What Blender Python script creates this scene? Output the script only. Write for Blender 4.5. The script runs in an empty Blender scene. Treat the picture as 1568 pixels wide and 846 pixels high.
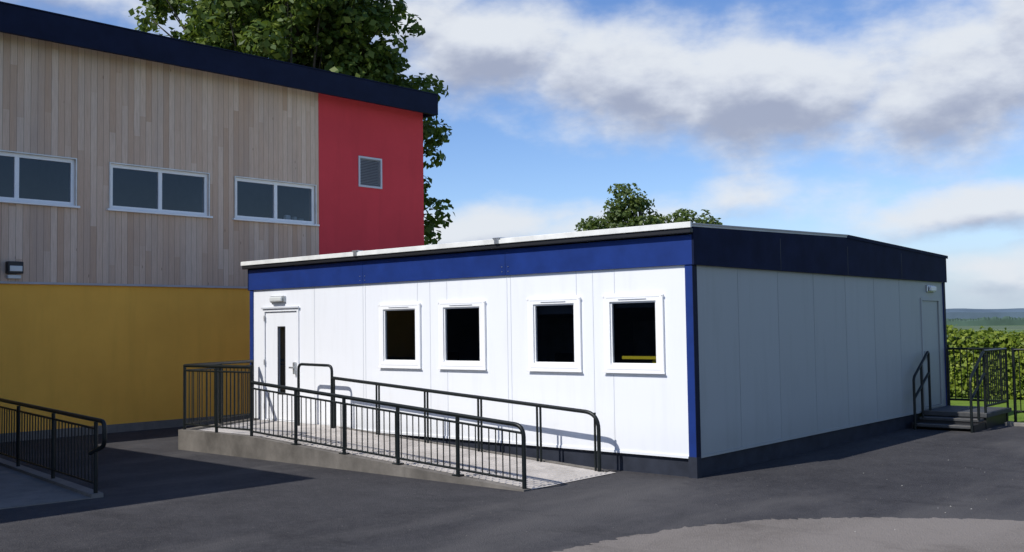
import bpy, math, random
import numpy as np
from mathutils import Vector, Matrix
random.seed(4); rng=np.random.default_rng(7)
sc=bpy.context.scene
R=math.radians
# ---------------------------------------------------------------- helpers
def link(o,parent=None):
    sc.collection.objects.link(o)
    if parent: o.parent=parent
    return o
def empty(name,loc=(0,0,0),rz=0):
    e=bpy.data.objects.new(name,None); e.location=loc; e.rotation_euler=(0,0,rz); e.empty_display_size=.2
    return link(e)
def mesh(name,vs,fs,m,parent=None,smooth=False):
    me=bpy.data.meshes.new(name); me.from_pydata([tuple(v) for v in vs],[],fs); me.update()
    if m: me.materials.append(m)
    if smooth: me.polygons.foreach_set("use_smooth",[True]*len(me.polygons))
    return link(bpy.data.objects.new(name,me),parent)
BF=[(0,3,2,1),(4,5,6,7),(0,1,5,4),(1,2,6,5),(2,3,7,6),(3,0,4,7)]
def boxes(name,bs,m,parent=None,bevel=0):
    vs=[];fs=[]
    for (x0,x1,y0,y1,z0,z1) in bs:
        o=len(vs); vs+=[(x0,y0,z0),(x1,y0,z0),(x1,y1,z0),(x0,y1,z0),(x0,y0,z1),(x1,y0,z1),(x1,y1,z1),(x0,y1,z1)]
        fs+=[tuple(i+o for i in f) for f in BF]
    ob=mesh(name,vs,fs,m,parent)
    if bevel:
        b=ob.modifiers.new("bev","BEVEL"); b.width=bevel; b.segments=2; b.limit_method='ANGLE'
    return ob
def box(name,x0,x1,y0,y1,z0,z1,m,parent=None,bevel=0): return boxes(name,[(x0,x1,y0,y1,z0,z1)],m,parent,bevel)
def pane(name,x0,x1,y,z0,z1,m,parent): return mesh(name,[(x0,y,z0),(x1,y,z0),(x1,y,z1),(x0,y,z1)],[(0,1,2,3)],m,parent)
def wall(name,u0,u1,z0,z1,t0,t1,holes,m,parent=None,axis='x'):
    us=sorted(set([u0,u1]+[h[0] for h in holes]+[h[1] for h in holes])); zs=sorted(set([z0,z1]+[h[2] for h in holes]+[h[3] for h in holes]))
    bs=[]
    for a,b in zip(us,us[1:]):
        for c,d in zip(zs,zs[1:]):
            mu,mz=(a+b)/2,(c+d)/2
            if any(h[0]<mu<h[1] and h[2]<mz<h[3] for h in holes): continue
            bs.append((a,b,t0,t1,c,d) if axis=='x' else (t0,t1,a,b,c,d))
    return boxes(name,bs,m,parent)
def prism(name,poly,z0,zt,m,parent=None):
    n=len(poly); zt=zt if isinstance(zt,(list,tuple)) else [zt]*n
    vs=[(x,y,z0) for x,y in poly]+[(x,y,z) for (x,y),z in zip(poly,zt)]
    fs=[tuple(range(n))[::-1],tuple(range(n,2*n))]+[(i,(i+1)%n,n+(i+1)%n,n+i) for i in range(n)]
    return mesh(name,vs,fs,m,parent)
def tubes(name,paths,r,m,parent=None,res=3):
    cu=bpy.data.curves.new(name,'CURVE'); cu.dimensions='3D'; cu.bevel_depth=r; cu.bevel_resolution=res; cu.use_fill_caps=True
    for p in paths:
        s=cu.splines.new('POLY'); s.points.add(len(p)-1)
        for i,q in enumerate(p): s.points[i].co=(*q,1)
    cu.materials.append(m)
    return link(bpy.data.objects.new(name,cu),parent)
def arcpath(pts,rad=.12,n=6):
    out=[Vector(pts[0])]
    for i in range(1,len(pts)-1):
        p,a,b=Vector(pts[i]),Vector(pts[i-1]),Vector(pts[i+1])
        da=(a-p);db=(b-p); r=min(rad,da.length*.49,db.length*.49); s=p+da.normalized()*r; e=p+db.normalized()*r
        for k in range(n+1):
            t=k/n; out.append(s*(1-t)**2+p*2*t*(1-t)+e*t*t)
    out.append(Vector(pts[-1])); return out
# ---------------------------------------------------------------- materials
class NT:
    def __init__(s,nt): s.nt=nt
    def n(s,t,**kw):
        x=s.nt.nodes.new(t)
        for k,v in kw.items(): setattr(x,k,v)
        return x
    def l(s,a,b): s.nt.links.new(a,b)
    def put(s,v,sock):
        if isinstance(v,(int,float)): sock.default_value=v
        elif isinstance(v,(tuple,list)): sock.default_value=v
        else: s.l(v,sock)
    def m(s,op,a,b=0.0,c=None,clamp=False):
        x=s.n("ShaderNodeMath",operation=op); x.use_clamp=clamp
        s.put(a,x.inputs[0]); s.put(b,x.inputs[1])
        if c is not None: s.put(c,x.inputs[2])
        return x.outputs[0]
    def noise(s,vec,scale,detail=4,rough=.55,scl=None):
        if scl:
            mp=s.n("ShaderNodeMapping"); s.l(vec,mp.inputs[0]); mp.inputs['Scale'].default_value=scl; vec=mp.outputs[0]
        x=s.n("ShaderNodeTexNoise"); s.l(vec,x.inputs['Vector']); x.inputs['Scale'].default_value=scale
        x.inputs['Detail'].default_value=detail; x.inputs['Roughness'].default_value=rough
        return x.outputs['Fac']
    def ramp(s,f,stops):
        x=s.n("ShaderNodeValToRGB"); s.l(f,x.inputs[0]); e=x.color_ramp.elements
        while len(e)<len(stops): e.new(.5)
        for i,(p,c) in enumerate(stops):
            e[i].position=p; e[i].color=(*c,1) if len(c)==3 else c
        return x.outputs[0]
    def mix(s,f,a,b,bt='MIX'):
        x=s.n("ShaderNodeMix",data_type='RGBA',blend_type=bt); s.put(f,x.inputs[0])
        s.put((*a,1) if isinstance(a,tuple) and len(a)==3 else a,x.inputs[6]); s.put((*b,1) if isinstance(b,tuple) and len(b)==3 else b,x.inputs[7])
        return x.outputs[2]
    def maprange(s,v,a,b,c=0.,d=1.,smooth=False):
        x=s.n("ShaderNodeMapRange"); 
        if smooth: x.interpolation_type='SMOOTHSTEP'
        s.put(v,x.inputs[0]); 
        for i,q in enumerate((a,b,c,d)): x.inputs[i+1].default_value=q
        return x.outputs[0]
def newmat(name):
    m=bpy.data.materials.new(name); m.use_nodes=True; k=NT(m.node_tree); b=m.node_tree.nodes["Principled BSDF"]
    co=k.n("ShaderNodeTexCoord").outputs['Object']
    return m,k,b,co
def bump(k,b,h,st,dist=.01):
    x=k.n("ShaderNodeBump"); x.inputs['Strength'].default_value=st; x.inputs['Distance'].default_value=dist; k.l(h,x.inputs['Height']); k.l(x.outputs[0],b.inputs['Normal'])
def mat(name,col,rough=.6,var=.12,scale=3,bmp=0,bscale=80,metal=0,scl=None,spec=.5):
    m,k,b,co=newmat(name)
    f=k.noise(co,scale,4,.6,scl)
    lo=tuple(c*(1-var) for c in col); hi=tuple(min(1,c*(1+var)) for c in col)
    k.l(k.ramp(f,[(.3,lo),(.7,hi)]),b.inputs['Base Color'])
    b.inputs['Roughness'].default_value=rough
    b.inputs['Metallic'].default_value=metal; b.inputs['Specular IOR Level'].default_value=spec
    if bmp: bump(k,b,k.noise(co,bscale,4),bmp)
    return m
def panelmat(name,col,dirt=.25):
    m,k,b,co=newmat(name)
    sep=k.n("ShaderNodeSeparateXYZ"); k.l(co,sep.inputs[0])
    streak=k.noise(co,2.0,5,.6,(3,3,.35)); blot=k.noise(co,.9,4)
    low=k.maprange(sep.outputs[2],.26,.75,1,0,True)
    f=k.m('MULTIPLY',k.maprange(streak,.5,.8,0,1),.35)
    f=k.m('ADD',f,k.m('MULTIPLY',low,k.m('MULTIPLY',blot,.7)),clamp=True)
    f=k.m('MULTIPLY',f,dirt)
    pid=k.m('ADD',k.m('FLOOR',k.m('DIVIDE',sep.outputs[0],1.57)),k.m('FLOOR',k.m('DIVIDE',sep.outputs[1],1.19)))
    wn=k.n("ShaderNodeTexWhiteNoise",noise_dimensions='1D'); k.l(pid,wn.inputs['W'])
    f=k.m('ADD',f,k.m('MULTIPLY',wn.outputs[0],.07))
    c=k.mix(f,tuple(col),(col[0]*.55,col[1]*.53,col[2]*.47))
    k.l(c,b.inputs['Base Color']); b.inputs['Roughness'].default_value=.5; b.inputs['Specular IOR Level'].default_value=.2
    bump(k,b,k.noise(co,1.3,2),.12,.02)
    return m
M={}
M['white']=panelmat("white_panel_paint",(.79,.805,.83),.35)
M['white_shaded']=panelmat("white_panel_shaded",(.395,.415,.405),.5)  # same white panels; the end wall's shade is put into this greyer colour
M['upvc']=mat("white_upvc",(.87,.87,.86),.35,.02,6)
M['blue']=mat("blue_painted_steel",(.010,.032,.165),.45,.16,3,spec=.3)
M['navy']=mat("navy_painted_fascia",(.008,.012,.034),.6,.2,2.5,spec=.12)
M['blue_shaded']=mat("blue_fascia_shaded",(.010,.015,.042),.7,.25,2.5,spec=.06)  # blue fascia on the shaded end, its shade painted in as dark navy
M['skirt']=mat("charcoal_skirt",(.026,.03,.042),.6,.25,4,.1,spec=.2)
M['seam']=mat("panel_seam",(.54,.56,.59),.5,.05)
M['louvre']=mat("vent_grey",(.44,.42,.42),.6,.08)
M['dark']=mat("black_seal",(.012,.012,.014),.5,.1)
M['steps']=mat("dark_step_tread",(.045,.047,.05),.7,.25,8,.2)
M['rail']=mat("black_green_rail_paint",(.008,.011,.011),.42,.3,12,spec=.3)
M['roof']=mat("roof_membrane",(.55,.55,.53),.7,.1,2)
M['galv']=mat("galvanised_metal",(.55,.57,.58),.35,.15,20,metal=.8)
M['trim']=mat("roof_edge_trim",(.74,.74,.70),.5,.15,3)
M['lens']=mat("lamp_lens",(.62,.64,.62),.25,.05)
M['board']=mat("display_board",(.30,.32,.36),.8,.3,2)
M['yellowplastic']=mat("yellow_edge",(.85,.6,.03),.4,.05)
M['inner']=mat("interior_wall",(.16,.19,.25),.8,.1)
M['carpet']=mat("carpet",(.012,.017,.03),.95,.3,30,spec=.1)
M['blind']=mat("window_blind",(.05,.06,.085),.8,.1,30)
M['wing']=mat("slate_cladding",(.05,.06,.08),.8,.2,1.5,.2,30,spec=.2)
def concrete(name,col,var=.25):
    m,k,b,co=newmat(name)
    a=k.noise(co,1.6,6,.65); g=k.noise(co,60,3); s=k.noise(co,4,4,.6,(1,1,.2))
    c=k.ramp(a,[(.3,tuple(x*(1-var) for x in col)),(.7,tuple(x*(1+var*.6) for x in col))])
    c=k.mix(k.m('MULTIPLY',k.maprange(s,.5,.75),.5),c,tuple(x*.5 for x in col))
    c=k.mix(k.m('MULTIPLY',k.maprange(g,.4,.7),.25),c,tuple(x*.6 for x in col))
    k.l(c,b.inputs['Base Color']); b.inputs['Roughness'].default_value=.85; b.inputs['Specular IOR Level'].default_value=.2; bump(k,b,g,.35,.006)
    return m
M['conc']=concrete("ramp_concrete",(.165,.15,.132),.5); M['deck']=concrete("deck_concrete",(.46,.43,.40),.25)
M['kerb']=concrete("kerb_concrete",(.21,.195,.175)); M['pebble']=mat("pale_pebbles",(.36,.35,.32),.8,.3,3)
def glass(name,tint):
    m,k,b,co=newmat(name); nt=m.node_tree; nt.nodes.remove(b); out=[n for n in nt.nodes if n.type=='OUTPUT_MATERIAL'][0]
    tr=k.n("ShaderNodeBsdfTransparent"); tr.inputs[0].default_value=(*tint,1)
    gl=k.n("ShaderNodeBsdfGlossy"); gl.inputs['Roughness'].default_value=.02
    lw=k.n("ShaderNodeLayerWeight"); lw.inputs[0].default_value=.35
    bp=k.n("ShaderNodeBump"); bp.inputs['Strength'].default_value=.08; bp.inputs['Distance'].default_value=.02
    k.l(k.noise(co,1.2,1),bp.inputs['Height']); k.l(bp.outputs[0],gl.inputs['Normal'])
    fac=k.m('ADD',k.m('MULTIPLY',k.m('POWER',lw.outputs['Facing'],4.0),.8),.07,clamp=True)
    mx=k.n("ShaderNodeMixShader"); k.l(fac,mx.inputs[0]); k.l(tr.outputs[0],mx.inputs[1]); k.l(gl.outputs[0],mx.inputs[2]); k.l(mx.outputs[0],out.inputs[0])
    return m
M['glass']=glass("window_glass",(.45,.50,.55))
def timber():
    m,k,b,co=newmat("larch_cladding"); sep=k.n("ShaderNodeSeparateXYZ"); k.l(co,sep.inputs[0]); x,z=sep.outputs[0],sep.outputs[2]
    w=.125; u=k.m('DIVIDE',x,w); idx=k.m('FLOOR',u); fr=k.m('FRACT',u)
    wn=k.n("ShaderNodeTexWhiteNoise",noise_dimensions='1D'); k.l(idx,wn.inputs['W'])
    zz=k.m('FLOOR',k.m('DIVIDE',k.m('ADD',z,k.m('MULTIPLY',wn.outputs[0],3.0)),2.6))
    cv=k.n("ShaderNodeCombineXYZ"); k.l(idx,cv.inputs[0]); k.l(zz,cv.inputs[1])
    w2=k.n("ShaderNodeTexWhiteNoise",noise_dimensions='2D'); k.l(cv.outputs[0],w2.inputs['Vector'])
    base=k.ramp(w2.outputs[0],[(0,(.56,.385,.27)),(.35,(.63,.455,.335)),(.7,(.68,.51,.385)),(1,(.75,.585,.455))])
    grain=k.noise(co,6,5,.65,(9,9,.5)); c=k.mix(k.m('MULTIPLY',k.maprange(grain,.4,.75),.5),base,(.42,.27,.175))
    st=k.noise(co,.8,4,.6,(2.5,1,.4)); c=k.mix(k.m('MULTIPLY',k.maprange(st,.46,.70),.5),c,(.44,.35,.29))
    kn=k.n("ShaderNodeTexVoronoi"); mp=k.n("ShaderNodeMapping"); mp.inputs['Scale'].default_value=(6,1,1.6); k.l(co,mp.inputs[0]); k.l(mp.outputs[0],kn.inputs['Vector']); kn.inputs['Scale'].default_value=1.0
    c=k.mix(k.maprange(kn.outputs['Distance'],.07,.035,0,.65),c,(.2,.12,.08))
    gap=k.m('MAXIMUM',k.m('LESS_THAN',fr,.05),k.m('GREATER_THAN',fr,.975))
    c=k.mix(k.m('MULTIPLY',gap,.5),c,(.14,.10,.08))
    k.l(c,b.inputs['Base Color']); b.inputs['Roughness'].default_value=.85; b.inputs['Specular IOR Level'].default_value=.15
    h=k.m('SUBTRACT',k.m('MULTIPLY',grain,.15),k.m('MULTIPLY',gap,1.)); bump(k,b,h,.5,.006)
    return m
M['timber']=timber()
def render_(name,col):
    m,k,b,co=newmat(name); a=k.noise(co,.7,5,.6); st=k.noise(co,1.5,5,.6,(2,2,.25)); g=k.noise(co,90,3)
    c=k.ramp(a,[(.3,tuple(x*.9 for x in col)),(.7,tuple(min(1,x*1.06) for x in col))])
    c=k.mix(k.m('MULTIPLY',k.maprange(st,.50,.78),.32),c,tuple(x*.70 for x in col)); k.l(c,b.inputs['Base Color']); b.inputs['Roughness'].default_value=.9; b.inputs['Specular IOR Level'].default_value=.15
    bump(k,b,g,.35,.006); return m
M['yellow']=render_("yellow_render",(.98,.50,.085)); M['red']=render_("red_render",(.66,.065,.078))
def asphalt(name,c0,c1,speck,dust):
    m,k,b,co=newmat(name)
    big=k.noise(co,.3,5,.6); mid=k.noise(co,2.2,6,.7); fine=k.noise(co,90,3,.7)
    f=k.m('ADD',k.m('MULTIPLY',big,.55),k.m('MULTIPLY',mid,.45))
    c=k.ramp(f,[(.40,c0),(.60,c1)])
    v=k.n("ShaderNodeTexVoronoi"); k.l(co,v.inputs['Vector']); v.inputs['Scale'].default_value=55
    c=k.mix(k.maprange(v.outputs['Distance'],.28,.12,0,.6),c,speck)
    c=k.mix(k.maprange(fine,.52,.72,0,.7),c,tuple(x*.3 for x in c0))
    st=k.noise(co,.45,6,.62,(1,.3,1)); c=k.mix(k.maprange(st,.48,.66,0,.75,True),c,dust)
    st2=k.noise(co,1.1,6,.7,(.5,1,1)); c=k.mix(k.maprange(st2,.54,.68,0,.45,True),c,tuple(x*.6 for x in c0))
    med=k.noise(co,14,4,.7); c=k.mix(k.maprange(med,.5,.75,0,.45),c,dust)
    k.l(c,b.inputs['Base Color']); b.inputs['Roughness'].default_value=.9; b.inputs['Specular IOR Level'].default_value=.2
    bump(k,b,k.m('ADD',k.m('ADD',fine,k.m('MULTIPLY',med,1.5)),k.m('MULTIPLY',v.outputs['Distance'],.8)),.7,.01)
    return m
M['asph']=asphalt("new_asphalt",(.034,.033,.036),(.058,.056,.059),(.12,.116,.116),(.090,.085,.083))
M['asph2']=asphalt("worn_asphalt",(.15,.13,.113),(.19,.168,.147),(.28,.26,.235),(.22,.195,.172))
def grassm():
    m,k,b,co=newmat("grass_and_fields")
    v=k.n("ShaderNodeTexVoronoi"); mp=k.n("ShaderNodeMapping"); mp.inputs['Scale'].default_value=(.012,.007,1); k.l(co,mp.inputs[0]); k.l(mp.outputs[0],v.inputs['Vector']); v.inputs['Scale'].default_value=1
    sepc=k.n("ShaderNodeSeparateColor"); k.l(v.outputs['Color'],sepc.inputs[0])
    far=k.ramp(sepc.outputs[0],[(0,(.06,.11,.05)),(.4,(.11,.16,.07)),(.7,(.17,.19,.11)),(1,(.07,.11,.07))])
    near=k.ramp(k.noise(co,3,6,.7),[(.3,(.09,.15,.02)),(.7,(.17,.25,.04))])
    sep=k.n("ShaderNodeSeparateXYZ"); k.l(co,sep.inputs[0])
    c=k.mix(k.maprange(sep.outputs[1],30,80,0,1),near,far); k.l(c,b.inputs['Base Color']); b.inputs['Roughness'].default_value=.95; b.inputs['Specular IOR Level'].default_value=.1
    bump(k,b,k.noise(co,40,4),.8,.03); return m
M['grass']=grassm()
def leafm(name,stops,trans=.3):
    m,k,b,co=newmat(name); nt=m.node_tree; out=[n for n in nt.nodes if n.type=='OUTPUT_MATERIAL'][0]
    g=k.n("ShaderNodeNewGeometry"); f=k.m('ADD',k.m('MULTIPLY',g.outputs['Random Per Island'],.6),k.m('MULTIPLY',k.noise(co,.7,2),.4))
    c=k.ramp(f,stops); k.l(c,b.inputs['Base Color']); b.inputs['Roughness'].default_value=.55; b.inputs['Specular IOR Level'].default_value=.3
    t=k.n("ShaderNodeBsdfTranslucent"); k.l(k.mix(.5,c,(.2,.28,.03)),t.inputs[0]); mx=k.n("ShaderNodeMixShader"); mx.inputs[0].default_value=trans
    k.l(b.outputs[0],mx.inputs[1]); k.l(t.outputs[0],mx.inputs[2]); k.l(mx.outputs[0],out.inputs[0]); return m
M['leafA']=leafm("sycamore_leaves",[(.2,(.04,.075,.014)),(.5,(.08,.125,.022)),(.8,(.17,.21,.04))])
M['leafB']=leafm("ash_leaves",[(.2,(.05,.085,.022)),(.5,(.09,.13,.035)),(.8,(.14,.18,.05))],.35)
M['leafH']=leafm("hedge_leaves",[(.2,(.10,.15,.015)),(.5,(.17,.23,.025)),(.8,(.27,.32,.04))],.35)
M['bark']=mat("bark",(.09,.075,.06),.9,.35,6,.5,20)
M['hedgecore']=mat("hedge_interior",(.03,.05,.01),.9,.35,6)
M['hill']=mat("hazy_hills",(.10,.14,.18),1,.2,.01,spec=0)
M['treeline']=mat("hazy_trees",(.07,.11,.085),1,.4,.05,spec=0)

# ---------------------------------------------------------------- ground
mesh("ground",[(-3500,-3500,-.012),(3500,-3500,-.012),(3500,3500,-.012),(-3500,3500,-.012)],[(0,1,2,3)],M['grass'])
mesh("asphalt_yard",[(-45,-40,0),(30,-40,0),(30,8.85,0),(1.2,8.85,0),(1.2,9.75,0),(-45,9.75,0)],[(0,1,2,3,4,5)],M['asph'])
pts=[(1.05,-14),(1.08,-5.6),(1.2,-4.36),(1.32,-3.6),(1.53,-2.75),(1.95,-2.0),(2.6,-1.4),(3.25,-.95),(3.93,-.62),(5.2,-.1),(7,.4),(14,1.2),(30,1.5),(30,-40),(1.05,-40)]
sm=[]
for i in range(len(pts)):
    a,b_=pts[i],pts[(i+1)%len(pts)]; n=20 if i<11 else 1
    for t in range(n):
        q=t/n; j=.04 if 0<i<11 else 0; sm.append((a[0]*(1-q)+b_[0]*q+random.uniform(-j,j),a[1]*(1-q)+b_[1]*q+random.uniform(-j,j),.004))
mesh("worn_asphalt_road",sm,[tuple(range(len(sm)))],M['asph2'])
def pebbles(name,n,xr,yr,s0,s1,m):
    vs=[];fs=[]
    for i in range(n):
        x=random.uniform(*xr); y=random.uniform(*yr)
        if x<.1 and y>-2.2: continue
        s=random.uniform(s0,s1); z=.004; o=len(vs); a=random.random()*6
        vs+=[(x+s*math.cos(a+j*1.257)*random.uniform(.7,1),y+s*math.sin(a+j*1.257)*random.uniform(.6,1),z) for j in range(5)]+[(x,y,z+s*.6)]; fs+=[(o+j,o+(j+1)%5,o+5) for j in range(5)]
    mesh(name,vs,fs,m)
pebbles("loose_gravel",500,(-4,6),(-7,6),.003,.008,M['kerb']); pebbles("loose_pebbles",14,(.2,4.2),(-2.6,3.5),.006,.012,M['pebble'])

# ---------------------------------------------------------------- modular building
L=9.43; W=9.5; ZB=2.68; ZQ=.26; ZE=3.2; ZR=3.33
mb=empty("modular_classroom_building")
wins=[(-5.86,-4.90),(-4.49,-3.52),(-2.69,-1.75),(-1.36,-.42)]; zt,zw=2.32,1.30
fr=.06
holes=[(a+fr,b-fr,zw+fr,zt-fr) for a,b in wins]
DX0,DX1,DZ0,DZ1=-9.04,-7.99,.3,2.32
wall("front_wall",-L+.08,-.08,ZQ,ZB,0,.09,holes+[(DX0+.03,DX1-.03,DZ0,DZ1-.03)],M['white'],mb)
EY0,EY1=8.18,9.19
wall("end_wall",.08,W-.08,ZQ,ZB,-.09,0,[(EY0+.03,EY1-.03,DZ0,DZ1)],M['white_shaded'],mb,'y')
box("rear_wall",-L+.08,-.08,W-.09,W,ZQ,ZB,M['white'],mb); box("far_end_wall",-L,-L+.09,.08,W-.08,ZQ,ZB,M['white'],mb)
boxes("corner_posts",[(-.09,.02,-.02,.08,0,ZB-.002),(-L-.02,-L+.08,-.02,.08,0,ZB-.002),(-.08,.02,W-.08,W+.02,0,ZB-.002),(-L-.02,-L+.08,W-.08,W+.02,0,ZB-.002)],M['blue'],mb,.006)
boxes("corner_cover_strip",[(.0205,.026,-.018,.085,0,ZB),(.0205,.026,W-.085,W+.018,0,ZB)],M['navy'],mb)
boxes("skirt",[(-L+.08,-.09,.03,.08,0,ZQ-.002),(-.08,-.03,.08,W-.08,0,ZQ-.002),(-L+.03,-L+.08,.08,W-.08,0,ZQ-.002)],M['skirt'],mb)
boxes("post_feet",[(-.095,.028,-.025,.082,0,.262)],M['skirt'],mb)
boxes("drip_trim",[(-L+.08,-.09,-.012,.03,ZQ-.022,ZQ+.012)],M['white'],mb); boxes("drip_trim_end",[(-.03,.012,.08,W-.08,ZQ-.022,ZQ+.012)],M['white_shaded'],mb)
boxes("fascia_front",[(-L-.03,-6.252,-.035,.06,ZB,3.06),(-6.248,-3.102,-.035,.06,ZB,3.06),(-3.098,.03,-.035,.06,ZB,3.06)],M['blue'],mb,.003)
def gable(name,x0,x1,zb,off,m):
    ys=[-.035,W/2,W+.035]; zz=[ZE-.05+off,ZR-.03+off,ZE-.05+off]
    vs=[]
    for x in (x0,x1):
        vs+=[(x,ys[0],zb),(x,ys[2],zb),(x,ys[2],zz[2]),(x,ys[1],zz[1]),(x,ys[0],zz[0])]
    fs=[(4,3,2,1,0),(5,6,7,8,9)]+[(i,(i+1)%5,5+(i+1)%5,5+i) for i in range(5)]
    return mesh(name,vs,fs,m,mb)
gable("fascia_gable",.0301,.06,ZB-.004,0,M['blue_shaded']); gable("fascia_gable_far",-L-.06,-L-.031,ZB-.004,0,M['blue_shaded'])
boxes("gable_joints",[(.0595,.0615,y-.004,y+.004,ZB,3.14) for y in (2.37,4.75,7.12)],M['dark'],mb)
def slab(name,x0,x1,y0,z0,y1,z1,t,m):
    vs=[(x0,y0,z0-t),(x1,y0,z0-t),(x1,y1,z1-t),(x0,y1,z1-t),(x0,y0,z0),(x1,y0,z0),(x1,y1,z1),(x0,y1,z1)]
    return mesh(name,vs,BF,m,mb)
slab("roof_front_slope",-L-.12,.062,-.10,ZE-.005,W/2,ZR,.04,M['roof']); slab("roof_rear_slope",-L-.12,.062,W+.10,ZE-.005,W/2+.001,ZR,.04,M['roof'])
def verge(name,y0,z0,y1,z1,m,t=.05): return mesh(name,[(.0625,y0,z0-t),(.075,y0,z0-t),(.075,y1,z1-t),(.0625,y1,z1-t),(.0625,y0,z0+.006),(.075,y0,z0+.006),(.075,y1,z1+.006),(.0625,y1,z1+.006)],BF,m,mb)
verge("verge_trim_front",-.1,ZE-.005,W/2,ZR,M['louvre'],.012); verge("verge_trim_rear",W/2+.001,ZR,W+.1,ZE-.005,M['blue_shaded'])
boxes("roof_edge_trim",[(-L-.14,-6.32,-.135,-.1005,ZE-.06,ZE+.014),(-6.31,-3.18,-.135,-.1005,ZE-.06,ZE+.014),(-3.17,.08,-.135,-.1005,ZE-.06,ZE+.014)],M['trim'],mb,.004)
boxes("gutter",[(-L-.13,.06,-.115,-.036,ZE-.125,ZE-.063)],M['dark'],mb,.01)
boxes("roof_joint_clip",[(-6.38,-6.24,-.15,-.02,ZE+.015,ZE+.032),(-3.24,-3.10,-.15,-.02,ZE+.015,ZE+.032),(-6.35,-6.27,-.15,-.137,ZE-.06,ZE+.014),(-3.21,-3.13,-.15,-.137,ZE-.06,ZE+.014)],M['galv'],mb,.003)
bl=[]
for x in (-6.25,-3.1):
    for dx in (-.06,.06):
        for z in (2.73,2.80): bl.append((x+dx-.006,x+dx+.006,-.043,-.034,z,z+.012))
boxes("fascia_bolts",bl,M['galv'],mb)
ss=[(-.004+x,x+.004,-.003,.001,ZQ+.013,ZB-.001) for x in (-7.56,-6.28,-6.22,-4.70,-3.10,-3.03,-1.55)]
ss+=[(-.004+x,x+.004,-.003,.001,zt+.03,ZB-.001) for x in (-4.98,-4.33,-1.83,-1.19)]+[(-.004+x,x+.004,-.003,.001,ZQ+.013,zw-.03) for x in (-1.23,-4.33)]
boxes("panel_seams_front",ss,M['seam'],mb)
M['seam2']=mat("panel_seam_shaded",(.30,.32,.32),.6,.05)  # seam grey darkened along with the shade painted into the end wall
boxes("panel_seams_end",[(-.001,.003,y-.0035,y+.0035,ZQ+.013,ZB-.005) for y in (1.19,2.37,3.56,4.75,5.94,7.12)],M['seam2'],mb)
for i,(a,b_) in enumerate(wins):
    f=.105
    wall("window_frame_%d"%i,a,b_,zw,zt,-.035,.001,[(a+f,b_-f,zw+f,zt-f*.75)],M['upvc'],mb)
    s=.022
    wall("window_sash_%d"%i,a+f,b_-f,zw+f,zt-f*.75,-.012,.03,[(a+f+s,b_-f-s,zw+f+s,zt-f*.75-s)],M['upvc'],mb)
    pane("window_glass_%d"%i,a+f+s-.002,b_-f-s+.002,.01,zw+f+s-.002,zt-f*.75-s+.002,M['glass'],mb)
    boxes("window_sill_%d"%i,[(a-.015,b_+.015,-.045,-.0352,zw-.008,zw+.015)],M['upvc'],mb,.003)
    boxes("window_vent_%d"%i,[(a+.25,b_-.25,-.045,-.036,zt-.055,zt-.042)],M['seam'],mb,.003)
    boxes("window_frame_shadow_gap_%d"%i,[(a+.05,b_-.05,-.0365,-.0352,zt-.03,zt-.024),(a+.05,b_-.05,-.0365,-.0352,zw+.04,zw+.045)],M['seam'],mb)
    boxes("window_clip_%d"%i,[(a-.012,a+.02,-.042,-.0355,zt-.02,zt+.008),(b_-.02,b_+.012,-.042,-.0355,zt-.02,zt+.008)],M['upvc'],mb,.002)
dd=empty("front_door"); dd.parent=mb
wall("door_frame",DX0,DX1,DZ0,DZ1,-.02,.0,[(DX0+.05,DX1-.05,DZ0+.02,DZ1-.05)],M['white'],dd)
wall("door_leaf",DX0+.055,DX1-.055,DZ0+.025,DZ1-.055,.005,.045,[(-8.60,-8.42,.80,1.98)],M['white'],dd)
box("door_gap",DX0+.05,DX1-.05,.046,.05,DZ0,DZ1-.05,M['dark'],dd)
wall("door_vision_bead",-8.62,-8.40,.78,2.0,-.004,.006,[(-8.60,-8.42,.8,1.98)],M['dark'],dd)
pane("door_vision_glass",-8.60,-8.42,.015,.8,1.98,M['glass'],dd)
boxes("door_handle",[(-8.12,-8.08,-.05,.004,1.15,1.36),(-8.2,-8.08,-.075,-.051,1.25,1.28)],M['galv'],dd,.004)
boxes("door_hinges",[(DX0+.035,DX0+.065,-.03,-.021,z,z+.1) for z in (.5,1.3,2.1)],M['galv'],dd,.003)
box("door_canopy_strip",DX0-.03,DX1+.03,-.045,-.0205,DZ1,DZ1+.03,M['seam'],dd,.004)
def bulkhead(name,x0,x1,y0,y1,z0,z1):
    e=empty(name); e.parent=mb; box("lamp_base",x0,x1,y0,y1,z0,z1,M['galv'],e,.012); return e
e=bulkhead("bulkhead_lamp",-8.80,-8.37,-.035,0,2.43,2.55); box("lamp_lens",-8.76,-8.41,-.085,-.036,2.445,2.535,M['lens'],e,.02)
e=bulkhead("bulkhead_lamp_end",0,.035,8.50,8.90,2.47,2.6); box("lamp_lens",.036,.085,8.54,8.86,2.485,2.585,M['lens'],e,.02)
wall("end_door_frame",EY0,EY1,DZ0,2.36,.0005,.02,[(EY0+.05,EY1-.05,DZ0+.02,2.31)],M['white_shaded'],mb,'y')
box("end_door_leaf",-.045,-.006,EY0+.055,EY1-.055,DZ0+.025,2.305,M['white_shaded'],mb)
box("end_door_gap",-.05,-.046,EY0+.03,EY1-.03,DZ0,2.31,M['dark'],mb)
box("end_door_handle",-.004,.05,8.32,8.36,1.2,1.36,M['galv'],mb,.004)
boxes("floor",[(-L+.1,-.1,.1,W-.1,.2,.3)],M['carpet'],mb); boxes("ceiling",[(-L+.1,-.1,.1,W-.1,2.62,2.67)],M['inner'],mb)
boxes("partition",[(-L+.1,-.1,5.2,5.3,.3,2.62),(-7.3,-7.2,.1,5.2,.3,2.62)],M['inner'],mb)
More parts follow.
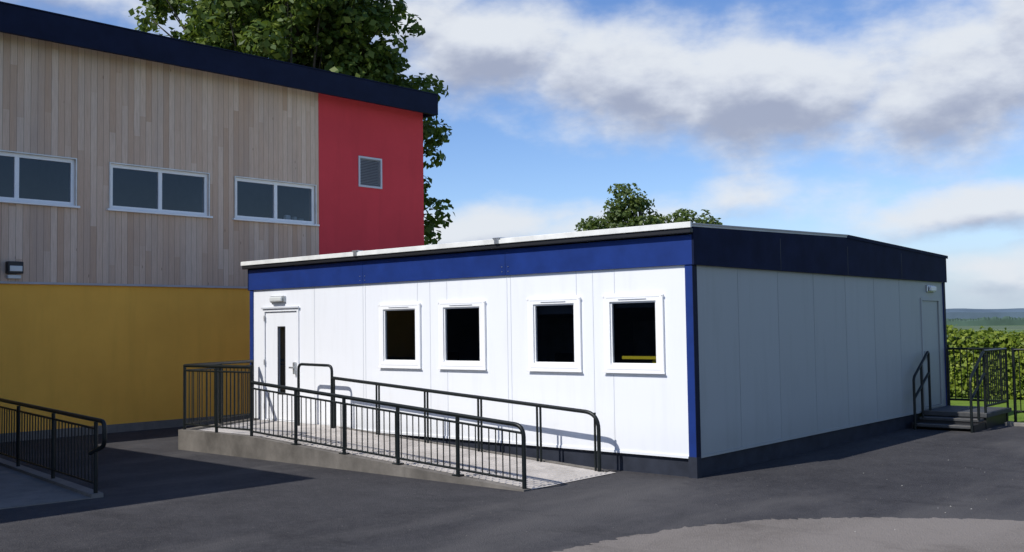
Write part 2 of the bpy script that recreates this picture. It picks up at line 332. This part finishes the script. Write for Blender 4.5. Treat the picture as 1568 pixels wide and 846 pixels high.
boxes("classroom_tables",[(-4.4,-3.0,.9,1.5,1.0,1.03),(-6.4,-5.2,.9,1.5,1.0,1.03),(-2.5,-1.2,1.0,1.6,1.0,1.03)],M['inner'],mb)
boxes("table_legs",[(x,x+.04,y,y+.04,.3,1.0) for x,y in ((-4.35,.95),(-3.1,.95),(-6.35,.95),(-5.3,.95))],M['dark'],mb)
boxes("classroom_chairs",[(-4.3,-3.95,1.7,1.75,.9,1.55),(-3.6,-3.25,1.7,1.75,.9,1.5),(-6.1,-5.75,1.7,1.75,.9,1.5)],M['dark'],mb,.02)
boxes("yellow_shelf_edge",[(-1.16,-.62,.10,.13,1.475,1.515),(-.70,-.62,.135,.15,1.42,1.47)],M['yellowplastic'],mb)
boxes("blinds",[(-2.60,-1.85,.11,.115,2.10,2.3),(-1.3,-.5,.11,.115,2.16,2.3)],M['blind'],mb)
boxes("display_boards",[(-9.0,-8.2,5.16,5.19,1.1,2.0),(-7.0,-5.2,5.16,5.19,1.2,2.1),(-4.4,-2.9,5.16,5.19,1.1,2.0),(-2.3,-.9,5.16,5.19,1.2,1.9)],M['board'],mb)

# ---------------------------------------------------------------- access ramp
rp=empty("access_ramp")
Bx=-6.56; Fx=-1.08; DZ=.295
ys0,ys1=-2.07,-1.93
prism("ramp_side_wall",[(-8.5,ys0),(Bx,ys0),(Fx,ys0),(Fx,ys1),(Bx,ys1),(-8.45,ys1)],-.01,[DZ+.03,DZ+.03,.02,.02,DZ+.03,DZ+.03],M['conc'],rp)
prism("landing_end_wall",[(-8.5,ys0+.002),(-8.37,ys1),(-9.17,-.03),(-9.3,-.03)],-.01,DZ+.028,M['conc'],rp)
mesh("ramp_deck",[(-8.40,-1.931,DZ),(Bx,-1.931,DZ),(Bx,-.021,DZ),(-9.2,-.021,DZ),(Fx,-1.931,.008),(Fx,-.2,.008),(Bx,-.2,DZ)],[(0,1,2,3),(1,4,5,6)],M['deck'],rp)
prism("ramp_inner_kerb",[(Bx,-.30),(Fx-.1,-.30),(Fx-.1,-.2),(Bx,-.2)],-.01,[DZ+.02,.03,.03,DZ+.02],M['conc'],rp)
zl=lambda x:DZ*(Fx-x)/(Fx-Bx)+.008
vs=[];fs=[]
for y in np.arange(-1.86,-.34,.105):
    o=len(vs)
    for x in (Bx,Fx-.05):
        z=zl(x); vs+=[(x,y,z-.004),(x,y+.055,z-.004),(x,y+.055,z+.008),(x,y,z+.008)]
    fs+=[(o,o+1,o+2,o+3),(o+7,o+6,o+5,o+4)]+[(o+j,o+4+j,o+4+(j+1)%4,o+(j+1)%4) for j in range(4)]
mesh("deck_ribs",vs,fs,M['deck'],rp)
def deck(x): return DZ if x<=Bx else DZ*(Fx-x)/(Fx-Bx)
g=empty("ramp_guard_railing")
yo=-2.0; px=[Bx,-5.47,-4.39,-3.30,-2.21,-1.13]
hz=lambda x: 1.14+(x-Bx)/(-1.13-Bx)*(.76-1.14)
posts=[[(x,yo,deck(x)),(x,yo,hz(x))] for x in px[1:-1]]
posts+=[[(Bx,yo,DZ),(Bx,yo,1.37)]]
Ap=(-8.42,-2.0); Cp=(-9.22,-.12)
mid=lambda t:(Ap[0]+(Cp[0]-Ap[0])*t,Ap[1]+(Cp[1]-Ap[1])*t)
posts+=[[(-7.5,yo,DZ),(-7.5,yo,1.37)],[(*Ap,DZ),(*Ap,1.37)],[(*Cp,DZ),(*Cp,1.37)],[(*mid(.5),DZ),(*mid(.5),1.37)]]
tubes("posts",posts,.026,M['rail'],g)
tubes("top_rails",[[(Bx,yo,1.37),(*Ap,1.37),(*Cp,1.37)],arcpath([(Bx,yo,1.14),(-1.13,yo,.76),(-1.13,yo,.02)],.14)],.027,M['rail'],g)
thin=[[(Bx,yo,1.29),(*Ap,1.29),(*Cp,1.29)],[(Bx,yo,DZ+.12),(*Ap,DZ+.12),(*Cp,DZ+.12)],
      [(Bx,yo,1.14-.09),(-1.13,yo,.76-.09)],[(Bx,yo,DZ+.10),(-1.13,yo,.11)]]
tubes("sub_rails",thin,.015,M['rail'],g)
bal=[]
for k in range(48):
    x=Bx+(k+1)*(5.43/49); 
    if min(abs(x-p) for p in px)>.04: bal.append([(x,yo,deck(x)+.09),(x,yo,hz(x)-.09)])
for k in range(1,17):
    x=Bx-(k)*(1.86/17)
    if k in(1,2,3,4,5,6,7,9,11,13,15) : bal.append([(x,yo,DZ+.12),(x,yo,1.29)])
for k in range(1,17):
    q=mid(k/17); bal.append([(*q,DZ+.12),(*q,1.29)])
tubes("balusters",bal,.008,M['rail'],g,1)
boxes("base_plates",[(x-.06,x+.06,yo-.05,yo+.05,deck(x)+.02,deck(x)+.042) for x in px[1:-1]],M['rail'],g)
h=empty("ramp_wall_handrail"); yi=-.35
hi=lambda x:1.13+(x+6.67)/(5.31)*(.79-1.13)
tubes("landing_loop",[arcpath([(-7.56,yi,DZ),(-7.56,yi,1.345),(-6.67,yi,1.33),(-6.67,yi,DZ)],.1)],.024,M['rail'],h)
tubes("handrail",[arcpath([(-6.67,yi,1.13),(-1.24,yi,.78),(-1.24,yi,.0)],.22,8)],.027,M['rail'],h)
tubes("handrail_posts",[[(x,yi,deck(x)-.05),(x,yi,hi(x))] for x in (-5.57,-4.48,-3.38,-2.28)]+[[(x+.06,yi,deck(x)-.05),(x+.06,yi,hi(x+.06))] for x in (-6.67,-5.57,-4.48,-3.38,-2.28,-1.36)],.016,M['rail'],h)

# ---------------------------------------------------------------- end door steps
st=empty("entrance_steps")
box("landing",.03,1.18,7.95,9.45,.2,.28,M['steps'],st,.01)
boxes("landing_legs",[(x,x+.06,y,y+.06,0,.2) for x in (.06,1.08) for y in (8.0,9.3)]+[(.08,1.1,8.02,8.04,0,.2),(1.1,1.12,8.1,9.3,0,.2)],M['dark'],st)
boxes("step_treads",[(.10,1.12,7.64,7.94,.145,.19),(.10,1.12,7.33,7.63,.05,.095)],M['steps'],st,.008)
boxes("step_strings",[(.08,.099,7.30,7.94,0,.12),(1.121,1.14,7.30,7.94,0,.12),(.10,1.12,7.66,7.67,0,.14)],M['dark'],st)
boxes("step_nosing",[(.10,1.12,7.95,7.98,.2801,.285),(.11,1.11,7.645,7.68,.1901,.194),(.11,1.11,7.335,7.37,.0951,.099)],M['kerb'],st)
sr=empty("steps_handrail")
for k,x in enumerate((.16,1.12)):
    tubes("handrail_side_%d"%k,[arcpath([(x,7.25,0.0),(x,7.25,.92),(x,8.05,1.38),(x,8.05,.28)],.08),[(x,7.65,.19),(x,7.65,1.13)],[(x,7.25,.55),(x,8.05,.98)]],.024,M['rail'],sr)
tubes("landing_guard",[[(1.12,8.05,1.38),(1.12,9.42,1.38),(.06,9.42,1.38)],[(1.12,9.42,.28),(1.12,9.42,1.38)],[(.06,9.42,.28),(.06,9.42,1.38)],[(1.12,8.05,.4),(1.12,9.42,.4),(.06,9.42,.4)]],.022,M['rail'],sr)
tubes("guard_balusters",[[(1.12,y,.4),(1.12,y,1.38)] for y in np.arange(8.17,9.4,.12)]+[[(x,9.42,.4),(x,9.42,1.38)] for x in np.arange(.18,1.1,.12)],.009,M['rail'],sr,1)
fe=empty("boundary_fence")
fx=[2.2,3.4,4.6,5.8,7.0,8.2]
tubes("fence_rails",[[(1.2,9.6,1.36),(8.2,9.6,1.36)],[(1.2,9.6,.2),(8.2,9.6,.2)]],.022,M['rail'],fe)
tubes("fence_posts",[[(x,9.6,-.01),(x,9.6,1.4)] for x in [1.2]+fx],.028,M['rail'],fe)
tubes("fence_balusters",[[(x,9.6,.2),(x,9.6,1.36)] for x in np.arange(1.3,8.2,.11)],.009,M['rail'],fe,1)
box("kerb",1.22,30,8.80,8.90,-.01,.06,M['kerb'],None,.01)

# ---------------------------------------------------------------- school building
sb=empty("school_building",(-12.08,0,0),math.atan2(.9993,.0383))
SX0=-26
def swin(a,b_): return (a,b_,4.34,5.23)
sw=[(-4.16,-2.04),(-1.36,.77),(1.41,3.50),(-6.95,-4.85)]
wall("timber_upper_wall",SX0,3.6,2.88,7.5,0,.25,[swin(*w) for w in sw],M['timber'],sb)
box("yellow_lower_wall",SX0,3.6,.02,.25,.16,2.84,M['yellow'],sb)
VZ=(5.33,6.07); VX=(4.75,5.47)
wall("red_wall",3.601,6.84,0,7.5,-.005,.25,[(VX[0],VX[1],VZ[0],VZ[1])],M['red'],sb)
box("red_end_wall",6.59,6.845,.2501,9.5,0,7.5,M['red'],sb)
box("rear_wall",SX0,6.58,9.25,9.5,0,7.5,M['red'],sb)
box("plinth",SX0,3.6,.005,.25,-.01,.159,M['kerb'],sb)
boxes("cladding_drip",[(SX0,3.6,-.03,.05,2.841,2.879)],M['louvre'],sb)
boxes("roof_fascia",[(SX0,6.99,-.42,-.34,7.30,7.81),(6.91,6.99,-.339,9.9,7.30,7.81)],M['navy'],sb,.01)
boxes("roof_soffit",[(SX0,6.909,-.339,9.8,7.501,7.55)],M['navy'],sb); box("roof_deck",SX0,6.905,-.335,9.85,7.74,7.80,M['roof'],sb)
boxes("fascia_cap",[(SX0,7.0,-.432,-.33,7.811,7.835)],M['navy'],sb)
for i,(a,b_) in enumerate(sw):
    mid_=(a+b_)/2
    z0,z1=4.34,5.23; t=.07
    wall("upper_window_frame_%d"%i,a,b_,z0,z1,.03,.1,[(a+t,mid_-.04,z0+t,z1-t),(mid_+.04,b_-t,z0+t,z1-t)],M['upvc'],sb)
    pane("upper_window_glass_%d"%i,a+t-.01,b_-t+.01,.06,z0+t-.01,z1-t+.01,M['glass'],sb)
    wall("upper_window_trim_%d"%i,a-.02,b_+.02,z0-.0,z1+.02,-.03,.0,[(a,b_,z0-.01,z1)],M['trim'],sb)
    box("upper_window_sill_%d"%i,a-.07,b_+.07,-.07,.03,z0-.04,z0-.001,M['upvc'],sb,.004)
    box("room_back_%d"%i,a-.3,b_+.3,2.2,2.25,3.6,5.9,M['inner'],sb)
    boxes("room_sides_%d"%i,[(a-.3,a-.2,.26,2.2,3.6,5.9),(b_+.2,b_+.3,.26,2.2,3.6,5.9),(a-.2,b_+.2,.26,2.2,5.6,5.7),(a-.2,b_+.2,.26,2.2,3.6,3.7)],M['inner'],sb)
box("window_ledge_items",2.9,3.05,.3,.4,4.42,4.55,M['upvc'],sb,.03); boxes("window_ledge_boxes",[(3.12,3.2,.28,.4,4.42,4.52),(3.28,3.4,.3,.4,4.42,4.49)],M['lens'],sb,.01)
wall("vent_frame",VX[0],VX[1],VZ[0],VZ[1],-.03,.08,[(VX[0]+.045,VX[1]-.045,VZ[0]+.045,VZ[1]-.045)],M['seam'],sb)
vs=[];fs=[]
for k in range(17):
    z=VZ[0]+.05+k*.038; o=len(vs); vs+=[(VX[0]+.045,-.015,z),(VX[1]-.045,-.015,z),(VX[1]-.045,.035,z+.038),(VX[0]+.045,.035,z+.038)]; fs.append((o,o+1,o+2,o+3))
mesh("vent_louvres",vs,fs,M['louvre'],sb); box("vent_back",VX[0],VX[1],.09,.1,VZ[0],VZ[1],M['dark'],sb)
e=empty("wall_lamp"); e.parent=sb; box("lamp_housing",-3.3,-3.02,-.12,.0,3.02,3.24,M['dark'],e,.015); box("lamp_lens",-3.27,-3.05,-.14,-.121,3.06,3.16,M['lens'],e,.008); box("lamp_bracket",-3.28,-3.05,-.08,.0,2.93,3.0,M['lens'],e,.01)
boxes("wing_walls",[(-15,-7.41,-7.23,-.05,.16,5.15)],M['wing'],sb); boxes("wing_plinth",[(-15,-7.43,-7.21,-.05,-.01,.159)],M['kerb'],sb)
boxes("wing_roof",[(-15.1,-7.36,-7.3,-.43,5.151,5.5)],M['navy'],sb)

# ---------------------------------------------------------------- left side path
lp=empty("concrete_path")
P0=Vector((-4.85,-5.25,0)); P1=Vector((-11.9,-4.28,0)); d=(P1-P0).normalized(); nrm=Vector((-d.y,d.x,0)); 
if nrm.y>0: nrm=-nrm
def q(s,o,z): v=P0+d*s+nrm*o; return (v.x,v.y,z)
Ln=(P1-P0).length
def strip(name,o0,o1,z0,z1,m,par,s0=0,s1=Ln):
    a=[q(s0,o0,0),q(s1,o0,0),q(s1,o1,0),q(s0,o1,0)]
    return prism(name,[(p[0],p[1]) for p in a],-.01,[z0,z1,z1,z0],m,par)
strip("kerb_edge",0,.14,.05,.13,M['kerb'],lp); strip("path_slab",.141,1.55,.012,.09,M['kerb'],lp); strip("kerb_edge_near",1.551,1.69,.05,.13,M['kerb'],lp)
lr=empty("path_railing"); o_=.07
zk=lambda s:.05+.08*s/Ln
tubes("rail_top",[arcpath([q(.25,o_,.5),q(-.22,o_,.62),q(-.22,o_,.9),q(Ln,o_,1.02)],.1)],.026,M['rail'],lr)
tubes("rail_posts",[[q(s,o_,zk(s)),q(s,o_,.88+.1*s/Ln)] for s in (.06,1.6,3.1,4.6,6.1)],.024,M['rail'],lr)
tubes("rail_sub",[[q(.06,o_,.80),q(Ln,o_,.92)],[q(.06,o_,.16),q(Ln,o_,.22)]],.014,M['rail'],lr)
tubes("rail_balusters",[[q(s,o_,.16+.06*s/Ln),q(s,o_,.80+.12*s/Ln)] for s in np.arange(.18,Ln,.12)],.008,M['rail'],lr,1)

# ---------------------------------------------------------------- foliage
def quads(C,N,S,asp=.7):
    n=len(C); N=N/np.linalg.norm(N,axis=1,keepdims=True); t=rng.normal(size=(n,3)); T=np.cross(N,t); T/=np.linalg.norm(T,axis=1,keepdims=True); B=np.cross(N,T)
    S=S[:,None]; v=np.stack([C-T*S,C-B*S*asp+N*S*.15,C+T*S,C+B*S*asp+N*S*.15],1).reshape(-1,3)
    return v
def leafmesh(name,V,m,parent):
    n=len(V)//4; me=bpy.data.meshes.new(name); me.vertices.add(len(V)); me.vertices.foreach_set("co",V.astype(np.float32).ravel())
    me.loops.add(n*4); me.loops.foreach_set("vertex_index",np.arange(n*4,dtype=np.int32)); me.polygons.add(n)
    me.polygons.foreach_set("loop_start",np.arange(0,n*4,4,dtype=np.int32)); me.polygons.foreach_set("loop_total",np.full(n,4,dtype=np.int32)); me.update(calc_edges=True); me.materials.append(m)
    return link(bpy.data.objects.new(name,me),parent)
def limb(path,r0,r1,vs,fs,k=8):
    n=len(path); o=len(vs)
    for i,p in enumerate(path):
        p=Vector(p); t=(Vector(path[min(i+1,n-1)])-Vector(path[max(i-1,0)])).normalized(); a=t.orthogonal().normalized(); b_=t.cross(a); r=r0+(r1-r0)*i/(n-1)
        for j in range(k): an=j*2*math.pi/k; vs.append(tuple(p+a*math.cos(an)*r+b_*math.sin(an)*r))
    for i in range(n-1):
        for j in range(k): fs.append((o+i*k+j,o+i*k+(j+1)%k,o+(i+1)*k+(j+1)%k,o+(i+1)*k+j))
def tree(name,base,lobes,nleaf,ls,cr,trunk_r,m,nc):
    t=empty(name,base)
    vol=np.array([a[3]*a[4]*a[3] for a in lobes]); vol=vol/vol.sum()
    allV=[]
    vs=[];fs=[]
    zc=min(l[2]-l[4] for l in lobes); top=max(l[2] for l in lobes)
    trunk=[(0,0,-.1),(.05,.02,zc*.6),(-.1,.1,zc+1),(0,0,top)]
    limb(trunk,trunk_r,trunk_r*.35,vs,fs)
    for li,(x,y,z,r,rz) in enumerate(lobes):
        n=max(9,int(nc*vol[li]))
        for i in range(n):
            v=rng.normal(size=3); v/=np.linalg.norm(v); rad=rng.uniform(.35,1.0)**.5
            c=np.array([x+v[0]*r*rad,y+v[1]*r*rad,z+v[2]*rz*rad]); R0=cr*rng.uniform(.55,1.25)
            mm=int(nleaf*(R0/cr)**2*rng.uniform(.7,1.2)); w=rng.normal(size=(mm,3)); w/=np.linalg.norm(w,axis=1,keepdims=True)
            rr=R0*rng.uniform(.3,1.0,size=(mm,1))**.5
            P=c+w*rr*np.array([1,1,.65]); N=w*.7+rng.normal(size=(mm,3))*.55+np.array([0,0,.5]); allV.append(quads(P,N,ls*rng.uniform(.6,1.2,mm)))
            if i%7==0:
                s=Vector((0,0,zc*.7+(max(z,zc)-zc*.7)*rng.uniform(.1,.8))); e=Vector(c); q_=(s+e)/2+Vector((0,0,-.4)); limb([s,q_,e],trunk_r*.3,.02,vs,fs,5)
    mesh("trunk_and_limbs",vs,fs,M['bark'],t,True); leafmesh("foliage",np.concatenate(allV),m,t)
tree("broadleaf_tree",(-26.8,14.0,0),[(0,0,11.5,4.6,5.5),(-3.0,-1.5,10.5,3.0,4.5),(2.3,2.1,9.8,2.8,3.6),(.7,0,15.2,3.8,3.4),(2.5,2.3,6.4,2.5,1.9),(-3.3,-2.5,14,2.0,2),(2.3,1.8,14.2,2.2,2.0)],105,.17,.85,.45,M['leafA'],600)
tree("broadleaf_tree",(-18.0,26.0,0),[(-.3,-.2,5.8,1.5,1.7),(1.7,1.2,5.8,1.3,1.2),(-1.5,-1.1,5.6,1.1,1.0),(-.4,-.3,7.4,.75,.85),(.2,.1,4.2,2.4,1.2)],60,.10,.45,.2,M['leafB'],420)
hd=empty("hedge"); n=26000
X=rng.uniform(-9,16,n); side=rng.random(n)
bumpy=lambda x:1.60+.07*np.sin(x*2.1)+.05*np.sin(x*5.3+1)
top=side<.35
Y=np.where(top,rng.uniform(15.6,17,n),15.6+rng.normal(0,.06,n)); Z=np.where(top,bumpy(X)+rng.normal(0,.05,n),rng.uniform(.02,1,n)*bumpy(X))
Pn=np.stack([X,Y,Z],1); Nn=np.where(top[:,None],np.array([0,0,1.]),np.array([0,-1.,.3]))+rng.normal(size=(n,3))*.6
leafmesh("hedge_leaves",quads(Pn,Nn,rng.uniform(.04,.075,n)),M['leafH'],hd); box("hedge_core",-9,16,15.7,16.9,0,1.5,M['hedgecore'],hd)
def ridge(name,dist,h0,amp,seed,m,step=.25,az0=-180,az1=180,rough=1.0):
    rr=random.Random(seed); vs=[];fs=[]; ph=[rr.random()*6 for _ in range(8)]; n=int((az1-az0)/step)
    for i in range(n+1):
        a=az0+i*step; hh=h0+amp*sum(math.sin(a*f*rough+ph[j])/(1+j*.6) for j,f in enumerate((.07,.19,.43,.9,2.1,4.3)))/2.5+amp*.25*rr.uniform(-1,1)*min(1,rough)
        x=6.73+dist*math.sin(R(a)); y=-11.28+dist*math.cos(R(a)); x2=6.73+dist*1.06*math.sin(R(a)); y2=-11.28+dist*1.06*math.cos(R(a))
        vs+=[(x,y,-1),(x,y,max(.3,hh*.7)),((x+x2)/2,(y+y2)/2,max(.4,hh)),(x2,y2,-1)]
    for i in range(n): 
        for j in range(3): fs.append((4*i+j,4*i+4+j,4*i+5+j,4*i+1+j))
    return mesh(name,vs,fs,m,None)
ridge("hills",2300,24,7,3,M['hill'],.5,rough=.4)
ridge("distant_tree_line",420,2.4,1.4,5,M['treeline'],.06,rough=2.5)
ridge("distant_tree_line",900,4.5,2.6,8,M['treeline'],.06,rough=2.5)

# ---------------------------------------------------------------- sun + sky
el=48; tx,ty=.22,.975; 
sdir=Vector((-tx*math.cos(R(el)),-ty*math.cos(R(el)),math.sin(R(el)))).normalized()
sl=bpy.data.lights.new("sun","SUN"); sl.energy=4.7; sl.angle=R(.5); sl.color=(1,.965,.91)
so=link(bpy.data.objects.new("sun",sl)); so.rotation_euler=sdir.to_track_quat('Z','Y').to_euler(); so.location=(0,-20,30)
w=bpy.data.worlds.new("World"); sc.world=w; w.use_nodes=True; k=NT(w.node_tree); bg=w.node_tree.nodes["Background"]; out=w.node_tree.nodes["World Output"]
try:
    w.cycles.sampling_method='MANUAL'; w.cycles.sample_map_resolution=256
except Exception: pass
sky=k.n("ShaderNodeTexSky",sky_type='NISHITA'); sky.sun_disc=False; sky.sun_elevation=R(el); sky.sun_rotation=math.atan2(sdir.x,sdir.y); sky.air_density=1.0; sky.dust_density=0.2; sky.ozone_density=1.5
tc=k.n("ShaderNodeTexCoord").outputs['Generated']
hsv=k.n("ShaderNodeHueSaturation"); hsv.inputs['Saturation'].default_value=1.12; k.l(sky.outputs[0],hsv.inputs['Color'])
tint=k.mix(1.0,hsv.outputs[0],(.90,.97,1.20),'MULTIPLY')
sz=k.n("ShaderNodeSeparateXYZ"); k.l(tc,sz.inputs[0])
haze=k.maprange(sz.outputs[2],.0,.12,.85,0,True)
k.l(k.mix(haze,tint,(3.6,4.5,5.7)),bg.inputs[0]); bg.inputs[1].default_value=.125
blobs=[(-46,16.6,5,2.6,.9),(-40,14.8,6,2.4,1.1),(-33.5,13.2,6,3.0,1.2),(-26,12.6,6,3.4,1.25),(-18,12.4,6.5,3.9,1.25),
(-12,14,6,4,1.2),(-43,5.6,6,1.6,1.0),(-35,5.2,6,1.2,.9),(-26.5,6.3,6,1.5,.75),(-15.5,5.0,5,1.2,.95),(-14,2.2,7,.9,.85),
(-66,18,8,2,.9),(-20,25,16,4,.9),(6,10,12,4,1.1),(-60,28,14,4,.7),(-88,10,14,4,1),(40,14,14,5,1),(150,18,40,8,1)]
gr=bpy.data.node_groups.new("cloud_density","ShaderNodeTree"); gr.interface.new_socket("Vector",in_out='INPUT',socket_type='NodeSocketVector'); gr.interface.new_socket("Offset",in_out='INPUT',socket_type='NodeSocketFloat'); gr.interface.new_socket("Density",in_out='OUTPUT',socket_type='NodeSocketFloat')
G=NT(gr); gi=G.n("NodeGroupInput"); go=G.n("NodeGroupOutput")
sp=G.n("ShaderNodeSeparateXYZ"); G.l(gi.outputs[0],sp.inputs[0])
az=G.m('MULTIPLY',G.m('ARCTAN2',sp.outputs[0],sp.outputs[1]),57.29578); elv=G.m('ADD',G.m('MULTIPLY',G.m('ARCSINE',sp.outputs[2]),57.29578),gi.outputs[1])
cv=G.n("ShaderNodeCombineXYZ"); G.l(az,cv.inputs[0]); G.l(G.m('MULTIPLY',elv,1.8),cv.inputs[1])
n1=G.noise(cv.outputs[0],.15,6,.55); n2=G.noise(cv.outputs[0],.06,1,.5)
nn=G.m('SUBTRACT',n2,.5)
pv=G.n("ShaderNodeCombineXYZ"); G.l(G.m('MULTIPLY_ADD',nn,8.,az),pv.inputs[0]); G.l(G.m('MULTIPLY_ADD',nn,-3.5,elv),pv.inputs[1])
acc=None
for (a,e_,ra,re,wt) in blobs:
    x=G.n("ShaderNodeVectorMath",operation='MULTIPLY_ADD'); G.l(pv.outputs[0],x.inputs[0]); x.inputs[1].default_value=(1/ra,1/re,0); x.inputs[2].default_value=(-a/ra,-e_/re,0)
    y=G.n("ShaderNodeVectorMath",operation='LENGTH'); G.l(x.outputs[0],y.inputs[0])
    v=G.m('MULTIPLY_ADD',y.outputs['Value'],-.62*wt,wt)
    acc=v if acc is None else G.m('MAXIMUM',acc,v)
den=G.m('ADD',acc,G.m('MULTIPLY',G.m('SUBTRACT',n1,.5),1.8)); G.l(den,go.inputs[0])
def dens(off):
    x=k.n("ShaderNodeGroup"); x.node_tree=gr; k.l(tc,x.inputs[0]); x.inputs[1].default_value=off; return x.outputs[0]
d0=dens(0.); d1=dens(1.2)
alpha=k.maprange(d0,.05,.80,0,.96,True)
sh=k.m('ADD',k.m('MULTIPLY',d1,.62),k.m('MULTIPLY',k.m('SUBTRACT',d1,d0),.65))
shade=k.maprange(sh,.08,1.0,0,1,True)
ccol=k.ramp(shade,[(0,(.78,.82,.875)),(.35,(.64,.685,.78)),(1,(.37,.415,.545))])
bg2=k.n("ShaderNodeBackground"); k.l(ccol,bg2.inputs[0]); bg2.inputs[1].default_value=1.0
mx=k.n("ShaderNodeMixShader"); k.l(alpha,mx.inputs[0]); k.l(bg.outputs[0],mx.inputs[1]); k.l(bg2.outputs[0],mx.inputs[2]); k.l(mx.outputs[0],out.inputs[0])

# ---------------------------------------------------------------- camera
yaw,pitch,roll=R(40.78),R(2.87),R(-.84)
f=Vector((-math.sin(yaw)*math.cos(pitch),math.cos(yaw)*math.cos(pitch),math.sin(pitch))); r=Vector((math.cos(yaw),math.sin(yaw),0)); u=r.cross(f)
r2=r*math.cos(roll)+u*math.sin(roll); u2=-r*math.sin(roll)+u*math.cos(roll)
cd=bpy.data.cameras.new("camera"); cd.sensor_width=36; cd.lens=36.0*1568.6/1568; cd.clip_end=12000; cd.clip_start=.1
ca=link(bpy.data.objects.new("camera",cd)); mm=Matrix((( r2.x,u2.x,-f.x,6.73),(r2.y,u2.y,-f.y,-11.28),(r2.z,u2.z,-f.z,1.92),(0,0,0,1))); ca.matrix_world=mm
sc.camera=ca
sc.view_settings.view_transform='Standard'; sc.view_settings.look='None'; sc.view_settings.exposure=0
